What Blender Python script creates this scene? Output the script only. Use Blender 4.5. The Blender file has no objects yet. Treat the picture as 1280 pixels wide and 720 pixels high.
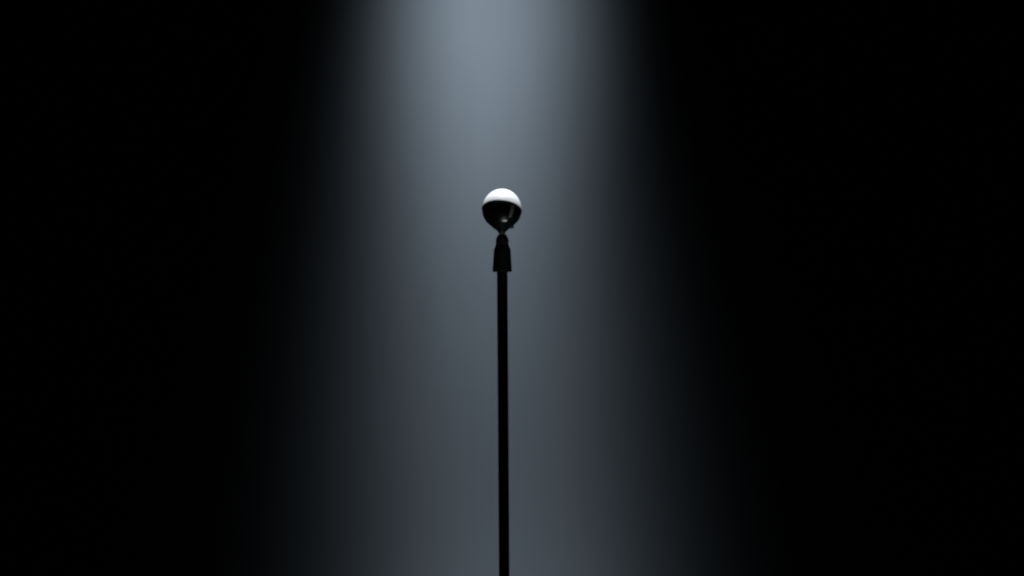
import bpy, bmesh, math
from mathutils import Vector, Matrix

S = bpy.context.scene
COL = S.collection
PI = math.pi

# ------------------------------------------------------------ helpers
def lathe(bm, prof, seg=64, cx=0, cy=0, cz=0):
    """revolve (radius, z) pairs about a vertical axis; closes both ends"""
    rings = []
    for r, z in prof:
        if r < 1e-6:
            rings.append([bm.verts.new((cx, cy, cz + z))])
        else:
            rings.append([bm.verts.new((cx + r*math.cos(2*PI*i/seg), cy + r*math.sin(2*PI*i/seg), cz + z)) for i in range(seg)])
    for a, b in zip(rings[:-1], rings[1:]):
        for i in range(seg):
            j = (i+1) % seg
            if len(a) == 1 and len(b) == 1: continue
            if len(a) == 1: bm.faces.new((a[0], b[j], b[i]))
            elif len(b) == 1: bm.faces.new((a[i], a[j], b[0]))
            else: bm.faces.new((a[i], a[j], b[j], b[i]))
    for ring, flip in ((rings[0], True), (rings[-1], False)):
        if len(ring) > 1:
            bm.faces.new(ring[::-1] if flip else ring)

def obj(name, bm, mat, parent=None, smooth=True, angle=35):
    bmesh.ops.recalc_face_normals(bm, faces=bm.faces[:])
    me = bpy.data.meshes.new(name)
    if smooth:
        for f in bm.faces: f.smooth = True
        for e in bm.edges:
            if len(e.link_faces) == 2 and e.calc_face_angle(0) > math.radians(angle): e.smooth = False
    bm.to_mesh(me); bm.free()
    me.materials.append(mat)
    o = bpy.data.objects.new(name, me); COL.objects.link(o)
    if parent: o.parent = parent
    return o

def empty(name, loc, label, cat):
    o = bpy.data.objects.new(name, None); COL.objects.link(o)
    o.location = loc; o.empty_display_size = .05
    o['label'] = label; o['category'] = cat
    return o

def box(bm, lo, hi):
    r = bmesh.ops.create_cube(bm, size=1)['verts']
    for v in r:
        v.co = Vector([(lo[k]+hi[k])/2 + v.co[k]*(hi[k]-lo[k]) for k in range(3)])
    return r

def tube(bm, pts, rad, seg=16):
    rings = []
    n = len(pts)
    for i, p in enumerate(pts):
        t = (pts[min(i+1, n-1)] - pts[max(i-1, 0)]).normalized()
        u = t.cross(Vector((0, 1, 0.01))).normalized(); w = t.cross(u)
        r = rad[i] if isinstance(rad, (list, tuple)) else rad
        rings.append([bm.verts.new(p + u*r*math.cos(2*PI*k/seg) + w*r*math.sin(2*PI*k/seg)) for k in range(seg)])
    for a, b in zip(rings[:-1], rings[1:]):
        for k in range(seg):
            j = (k+1) % seg
            bm.faces.new((a[k], a[j], b[j], b[k]))
    bm.faces.new(rings[0][::-1]); bm.faces.new(rings[-1])

# ------------------------------------------------------------ materials
def mat(name, col, rough=.5, metal=0., spec=.5, bump=None, wear=None, coat=0.):
    m = bpy.data.materials.new(name); m.use_nodes = True
    nt = m.node_tree; p = nt.nodes['Principled BSDF']
    p.inputs['Base Color'].default_value = (*col, 1)
    p.inputs['Roughness'].default_value = rough
    p.inputs['Metallic'].default_value = metal
    p.inputs['Specular IOR Level'].default_value = spec
    p.inputs['Coat Weight'].default_value = coat
    p.inputs['Coat Roughness'].default_value = .08
    tc = nt.nodes.new('ShaderNodeTexCoord')
    if bump:
        kind, scale, strength, dist = bump
        t = nt.nodes.new('ShaderNodeTexVoronoi' if kind == 'mesh' else 'ShaderNodeTexNoise')
        t.inputs['Scale'].default_value = scale
        nt.links.new(tc.outputs['Object'], t.inputs['Vector'])
        b = nt.nodes.new('ShaderNodeBump'); b.inputs['Strength'].default_value = strength; b.inputs['Distance'].default_value = dist
        nt.links.new(t.outputs[0], b.inputs['Height']); nt.links.new(b.outputs[0], p.inputs['Normal'])
    if wear:
        scale, lo, hi = wear
        t = nt.nodes.new('ShaderNodeTexNoise'); t.inputs['Scale'].default_value = scale; t.inputs['Detail'].default_value = 4
        nt.links.new(tc.outputs['Object'], t.inputs['Vector'])
        r = nt.nodes.new('ShaderNodeMapRange')
        r.inputs['To Min'].default_value = lo; r.inputs['To Max'].default_value = hi
        nt.links.new(t.outputs[0], r.inputs['Value']); nt.links.new(r.outputs[0], p.inputs['Roughness'])
    return m

M_grille = mat('satin_silver_mesh', (.80, .82, .84), .42, .0, bump=('mesh', 1400, .25, .0003))
M_black = mat('gloss_black_shell', (.004, .0045, .005), .25, spec=.22, wear=(60, .2, .3))
M_rim = mat('black_rim', (.006, .006, .007), .5, spec=.2)
M_clip = mat('black_rubber', (.006, .007, .008), .6, spec=.2, bump=('noise', 900, .3, .0004))
M_pole = mat('black_powder_coat', (.009, .010, .012), .45, spec=.3, wear=(40, .38, .55), bump=('noise', 1500, .2, .0002))
M_iron = mat('black_cast_iron', (.015, .015, .016), .6, bump=('noise', 300, .5, .0008))
M_low_glint = mat('low_glint_pale', (.62, .63, .64), .55, .2, wear=(200, .45, .6))  # pale colour standing in for the small reflection on the black half
M_side_glint = mat('side_glint_grey', (.11, .112, .115), .5, .0)  # grey standing in for the reflected streak at the side

# matte backdrop: neutral grey paint with faint roller streaks running down it
def wall_mat():
    m = bpy.data.materials.new('matte_grey_paint'); m.use_nodes = True
    nt = m.node_tree; nt.nodes.clear()
    out = nt.nodes.new('ShaderNodeOutputMaterial'); d = nt.nodes.new('ShaderNodeBsdfDiffuse')
    nt.links.new(d.outputs[0], out.inputs['Surface'])
    tc = nt.nodes.new('ShaderNodeTexCoord')
    def noise(scale, detail, vecscale):
        mp = nt.nodes.new('ShaderNodeMapping'); mp.inputs['Scale'].default_value = vecscale
        nt.links.new(tc.outputs['Object'], mp.inputs['Vector'])
        n = nt.nodes.new('ShaderNodeTexNoise'); n.inputs['Scale'].default_value = scale; n.inputs['Detail'].default_value = detail
        nt.links.new(mp.outputs[0], n.inputs['Vector']); return n
    a = noise(14, 3, (2.0, 1, .25)); b = noise(3, 3, (1, 1, 1))
    add = nt.nodes.new('ShaderNodeMath'); add.operation = 'ADD'
    nt.links.new(a.outputs[0], add.inputs[0]); nt.links.new(b.outputs[0], add.inputs[1])
    r = nt.nodes.new('ShaderNodeMapRange')
    r.inputs['From Min'].default_value = .6; r.inputs['From Max'].default_value = 1.4
    r.inputs['To Min'].default_value = .338; r.inputs['To Max'].default_value = .362
    nt.links.new(add.outputs[0], r.inputs['Value'])
    mul = nt.nodes.new('ShaderNodeVectorMath'); mul.operation = 'SCALE'
    mul.inputs[0].default_value = (.97, 1.0, 1.02)
    nt.links.new(r.outputs[0], mul.inputs['Scale']); nt.links.new(mul.outputs[0], d.inputs['Color'])
    return m
M_wall = wall_mat()
M_floor = mat('black_stage_paint', (.012, .012, .013), .7, spec=.2, wear=(6, .6, .85))

# ------------------------------------------------------------ the setting
WALL_Y = 2.48
bm = bmesh.new(); box(bm, (-6, WALL_Y, 0), (6, WALL_Y+.2, 6))
o = obj('wall', bm, M_wall, smooth=False); o['kind'] = 'structure'
bm = bmesh.new(); box(bm, (-6, -6, -.1), (6, WALL_Y+.2, 0))
o = obj('floor', bm, M_floor, smooth=False); o['kind'] = 'structure'

# ------------------------------------------------------------ microphone stand
mm = .001
CLIP_X, CLIP_Z = -.0122, 1.4200          # foot of the clip
LEAN = .0065
base_x = CLIP_X + CLIP_Z*LEAN
stand = empty('microphone_stand', (base_x, 0, 0), 'slim straight black microphone stand holding up the round microphone', 'mic stand')

bm = bmesh.new()
lathe(bm, [(0, 0), (.124, 0), (.1275, .0025), (.1275, .012), (.124, .016), (.05, .024), (.024, .028), (.018, .036), (.0155, .055), (0, .055)], 96)
obj('base', bm, M_iron, stand)
H = CLIP_Z - .050
bm = bmesh.new()
lathe(bm, [(0, 0), (.0066, 0), (.0066, H+.008), (0, H+.008)], 48)
pole = obj('pole', bm, M_pole, stand); pole.location = (-.05*LEAN, 0, .050); pole.rotation_euler.y = -math.atan(LEAN)

clip = None
bm = bmesh.new()       # flared clip body, tapering upwards
prof = [(0, 0), (.0105, 0), (.0118, .0008), (.0121, .0022), (.0119, .006), (.0113, .014), (.0110, .020), (.0106, .0265),
        (.0098, .0300), (.0086, .0325), (.0078, .0350), (.0074, .0362), (0, .0362)]
lathe(bm, prof, 64)
clip = obj('clip', bm, M_clip, stand); clip.location = (-CLIP_Z*LEAN, 0, CLIP_Z)
bm = bmesh.new()
lathe(bm, [(0, 0), (.0078, 0), (.0081, .0015), (.0080, .0055), (.0072, .0085), (.0052, .0118), (.0042, .0128), (0, .0130)], 48)
k = obj('swivel_joint', bm, M_clip, clip); k.location = (0, 0, .0345)
bm = bmesh.new()       # side screw of the swivel
bmesh.ops.create_cone(bm, cap_ends=True, segments=24, radius1=.0032, radius2=.0028, depth=.0016)
k = obj('screw', bm, M_rim, clip); k.rotation_euler = (PI/2, 0, 0); k.location = (0, -.0083, .0385)

# ------------------------------------------------------------ microphone
MX, MZ = -.0127, 1.4978
mic = empty('microphone', (MX, 0, 1.4665), 'small round microphone with brightly lit silver top half and glossy black lower half', 'microphone')
cz = MZ - 1.4665
R = .0246
prof = []
for i in range(0, 33):                       # from the crown down to 46 deg below the equator
    a = PI/2 - i*(PI/2 + math.radians(43))/32
    prof.append((max(0, R*math.cos(a)), R*math.sin(a)))
prof = [(r, z*1.06 if z > 0 else z) for r, z in prof]; prof[0] = (0, R*1.06)
prof += [(.0145, -.0198), (.0108, -.0229), (.0074, -.0254), (.0050, -.0275), (.0040, -.0290), (.0036, -.0302), (0, -.0302)]
PN = Vector((.105, .53, 1)).normalized(); PC = Vector((0, 0, -.0003))
def half(top, inset=0.):
    bm = bmesh.new()
    lathe(bm, [(max(0, r-inset) if r > 0 else 0, z) for r, z in prof], 96)
    bmesh.ops.recalc_face_normals(bm, faces=bm.faces[:])
    g = bm.verts[:] + bm.edges[:] + bm.faces[:]
    res = bmesh.ops.bisect_plane(bm, geom=g, plane_co=PC + PN*(.0001 if top else -.0001), plane_no=PN, clear_inner=top, clear_outer=not top)
    ed = [e for e in res['geom_cut'] if isinstance(e, bmesh.types.BMEdge)]
    bmesh.ops.holes_fill(bm, edges=ed, sides=0)
    bmesh.ops.translate(bm, vec=(0, 0, cz), verts=bm.verts[:])
    return bm
obj('grille', half(True), M_grille, mic)
body = obj('body', half(False), M_black, mic)
# thin rim where the two halves meet
bm = bmesh.new()
u = PN.cross(Vector((0, 1, 0))).normalized(); w = PN.cross(u)
c0 = PC + Vector((0, 0, cz)); rr = R*1.001
NR = 96; ring = []
for i in range(NR):
    a = 2*PI*i/NR; d = u*math.cos(a) + w*math.sin(a)
    ring.append([bm.verts.new(c0 + d*(rr + .0005*math.cos(2*PI*q/8)) + PN*(-.0004 + .0006*math.sin(2*PI*q/8))) for q in range(8)])
for i in range(NR):
    a, b = ring[i], ring[(i+1) % NR]
    for q in range(8): bm.faces.new((a[q], a[(q+1) % 8], b[(q+1) % 8], b[q]))
obj('rim', bm, M_rim, mic)

def on_ball(dx, dz, lift=0.):
    """point on the front of the ball, dx/dz metres from its centre"""
    y = -math.sqrt(max(1e-9, R*R - dx*dx - dz*dz))
    p = Vector((dx, y, dz)); return p*(1 + lift/R) + Vector((0, 0, cz))
# grey strip added to imitate a reflection, down the right of the black half
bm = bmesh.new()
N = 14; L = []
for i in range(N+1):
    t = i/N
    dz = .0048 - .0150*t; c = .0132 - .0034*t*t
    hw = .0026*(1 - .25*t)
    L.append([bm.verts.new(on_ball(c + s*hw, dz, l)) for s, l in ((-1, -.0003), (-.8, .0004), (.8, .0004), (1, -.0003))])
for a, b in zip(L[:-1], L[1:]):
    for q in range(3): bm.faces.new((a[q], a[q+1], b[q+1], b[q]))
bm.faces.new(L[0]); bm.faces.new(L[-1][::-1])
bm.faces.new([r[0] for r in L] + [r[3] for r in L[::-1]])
obj('side_glint', bm, M_side_glint, mic)
# pale blob added to imitate a small reflection low on the front
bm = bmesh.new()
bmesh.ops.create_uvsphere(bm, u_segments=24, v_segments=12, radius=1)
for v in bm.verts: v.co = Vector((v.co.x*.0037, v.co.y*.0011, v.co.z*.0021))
cat = obj('low_glint', bm, M_low_glint, mic)
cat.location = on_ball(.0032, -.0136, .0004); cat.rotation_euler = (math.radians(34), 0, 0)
# hinge lug that breaks the outline at the lower right
bm = bmesh.new()
tube(bm, [Vector((.0085, -.004, cz-.0200)), Vector((.0122, -.004, cz-.0206)), Vector((.0148, -.004, cz-.0200))], [.0030, .0034, .0024])
obj('hinge', bm, M_rim, mic)

# ------------------------------------------------------------ light
W = bpy.data.worlds.new('World'); S.world = W; W.use_nodes = True
W.node_tree.nodes['Background'].inputs['Color'].default_value = (0, 0, 0, 1)
W.node_tree.nodes['Background'].inputs['Strength'].default_value = 0

def spot(name, loc, aim, half_angle, watt, col, blend=1., size=.02):
    l = bpy.data.lights.new(name, 'SPOT'); l.energy = watt; l.color = col
    l.spot_size = 2*half_angle; l.spot_blend = blend; l.shadow_soft_size = size
    o = bpy.data.objects.new(name, l); COL.objects.link(o); o.location = loc
    o.rotation_euler = (Vector(aim)-Vector(loc)).to_track_quat('-Z', 'Y').to_euler()
    return o
TINT = (.82, .985, 1.165)
RHO = .35
def beam_profile(lamp, c, p):
    """soft-edged beam: intensity falls off as exp(-(angle/c)**p) from the axis of the lens"""
    l = lamp.data; l.use_nodes = True; nt = l.node_tree; em = nt.nodes['Emission']
    tc = nt.nodes.new('ShaderNodeTexCoord'); sp = nt.nodes.new('ShaderNodeSeparateXYZ')
    nt.links.new(tc.outputs['Normal'], sp.inputs[0])
    def M(op, a, b=None):
        n = nt.nodes.new('ShaderNodeMath'); n.operation = op
        for i, v in enumerate((a, b)):
            if v is None: continue
            if isinstance(v, (int, float)): n.inputs[i].default_value = v
            else: nt.links.new(v, n.inputs[i])
        return n.outputs[0]
    r2 = M('ADD', M('MULTIPLY', sp.outputs[0], sp.outputs[0]), M('MULTIPLY', sp.outputs[1], sp.outputs[1]))
    ang = M('ARCSINE', M('SQRT', r2))
    nt.links.new(M('EXPONENT', M('MULTIPLY', M('POWER', M('DIVIDE', ang, c), p), -1.0)), em.inputs['Strength'])
for x, a, h, ax, az, c, e, p in ((-.0408, 1.0802, 3.6883, -.0489, 2.0309, .10926, .938, 3.00),
                                 (-.1340, .3787, 3.5052, -.0302, .8350, .10664, 1.6962, 2.00),
                                 (.0085, 1.2857, 3.1031, .0026, -.2786, .12361, 1.1818, 2.90),
                                 (-.060, .90, 3.60, -.055, 2.00, .055, .40, 2.00)):
    lo = spot('backdrop_spotlight', (x, WALL_Y-a, h), (ax, WALL_Y, az), c*3.2, e*e*4*PI*PI/RHO*1.03, TINT, blend=.3)
    beam_profile(lo, c, p)
# overhead spotlight on the microphone, a little behind it
spot('overhead_spotlight', (.12, .58, 4.0), (MX, 0, MZ), .06, 740, (.93, .98, 1.0), blend=.6, size=.06)
# added lamp below the view, aimed up to light the glint pieces
spot('glint_fill', (.28, -.75, .10), (MX, 0, MZ-.005), .020, 50, (.95, .98, 1.0), blend=.6, size=.03)

# ------------------------------------------------------------ camera
cam = bpy.data.cameras.new('camera'); co = bpy.data.objects.new('camera', cam); COL.objects.link(co)
co.location = (0, -3.02, 1.40); co.rotation_euler = (PI/2, 0, 0)
cam.lens = 85; cam.sensor_width = 36; cam.clip_start = .05; cam.clip_end = 100
S.camera = co
S.render.resolution_x, S.render.resolution_y = 1024, 576
S.cycles.filter_width = 2.3
S.cycles.use_denoising = True
S.view_settings.view_transform = 'Standard'; S.view_settings.look = 'None'
S.view_settings.exposure = 0; S.view_settings.gamma = 1
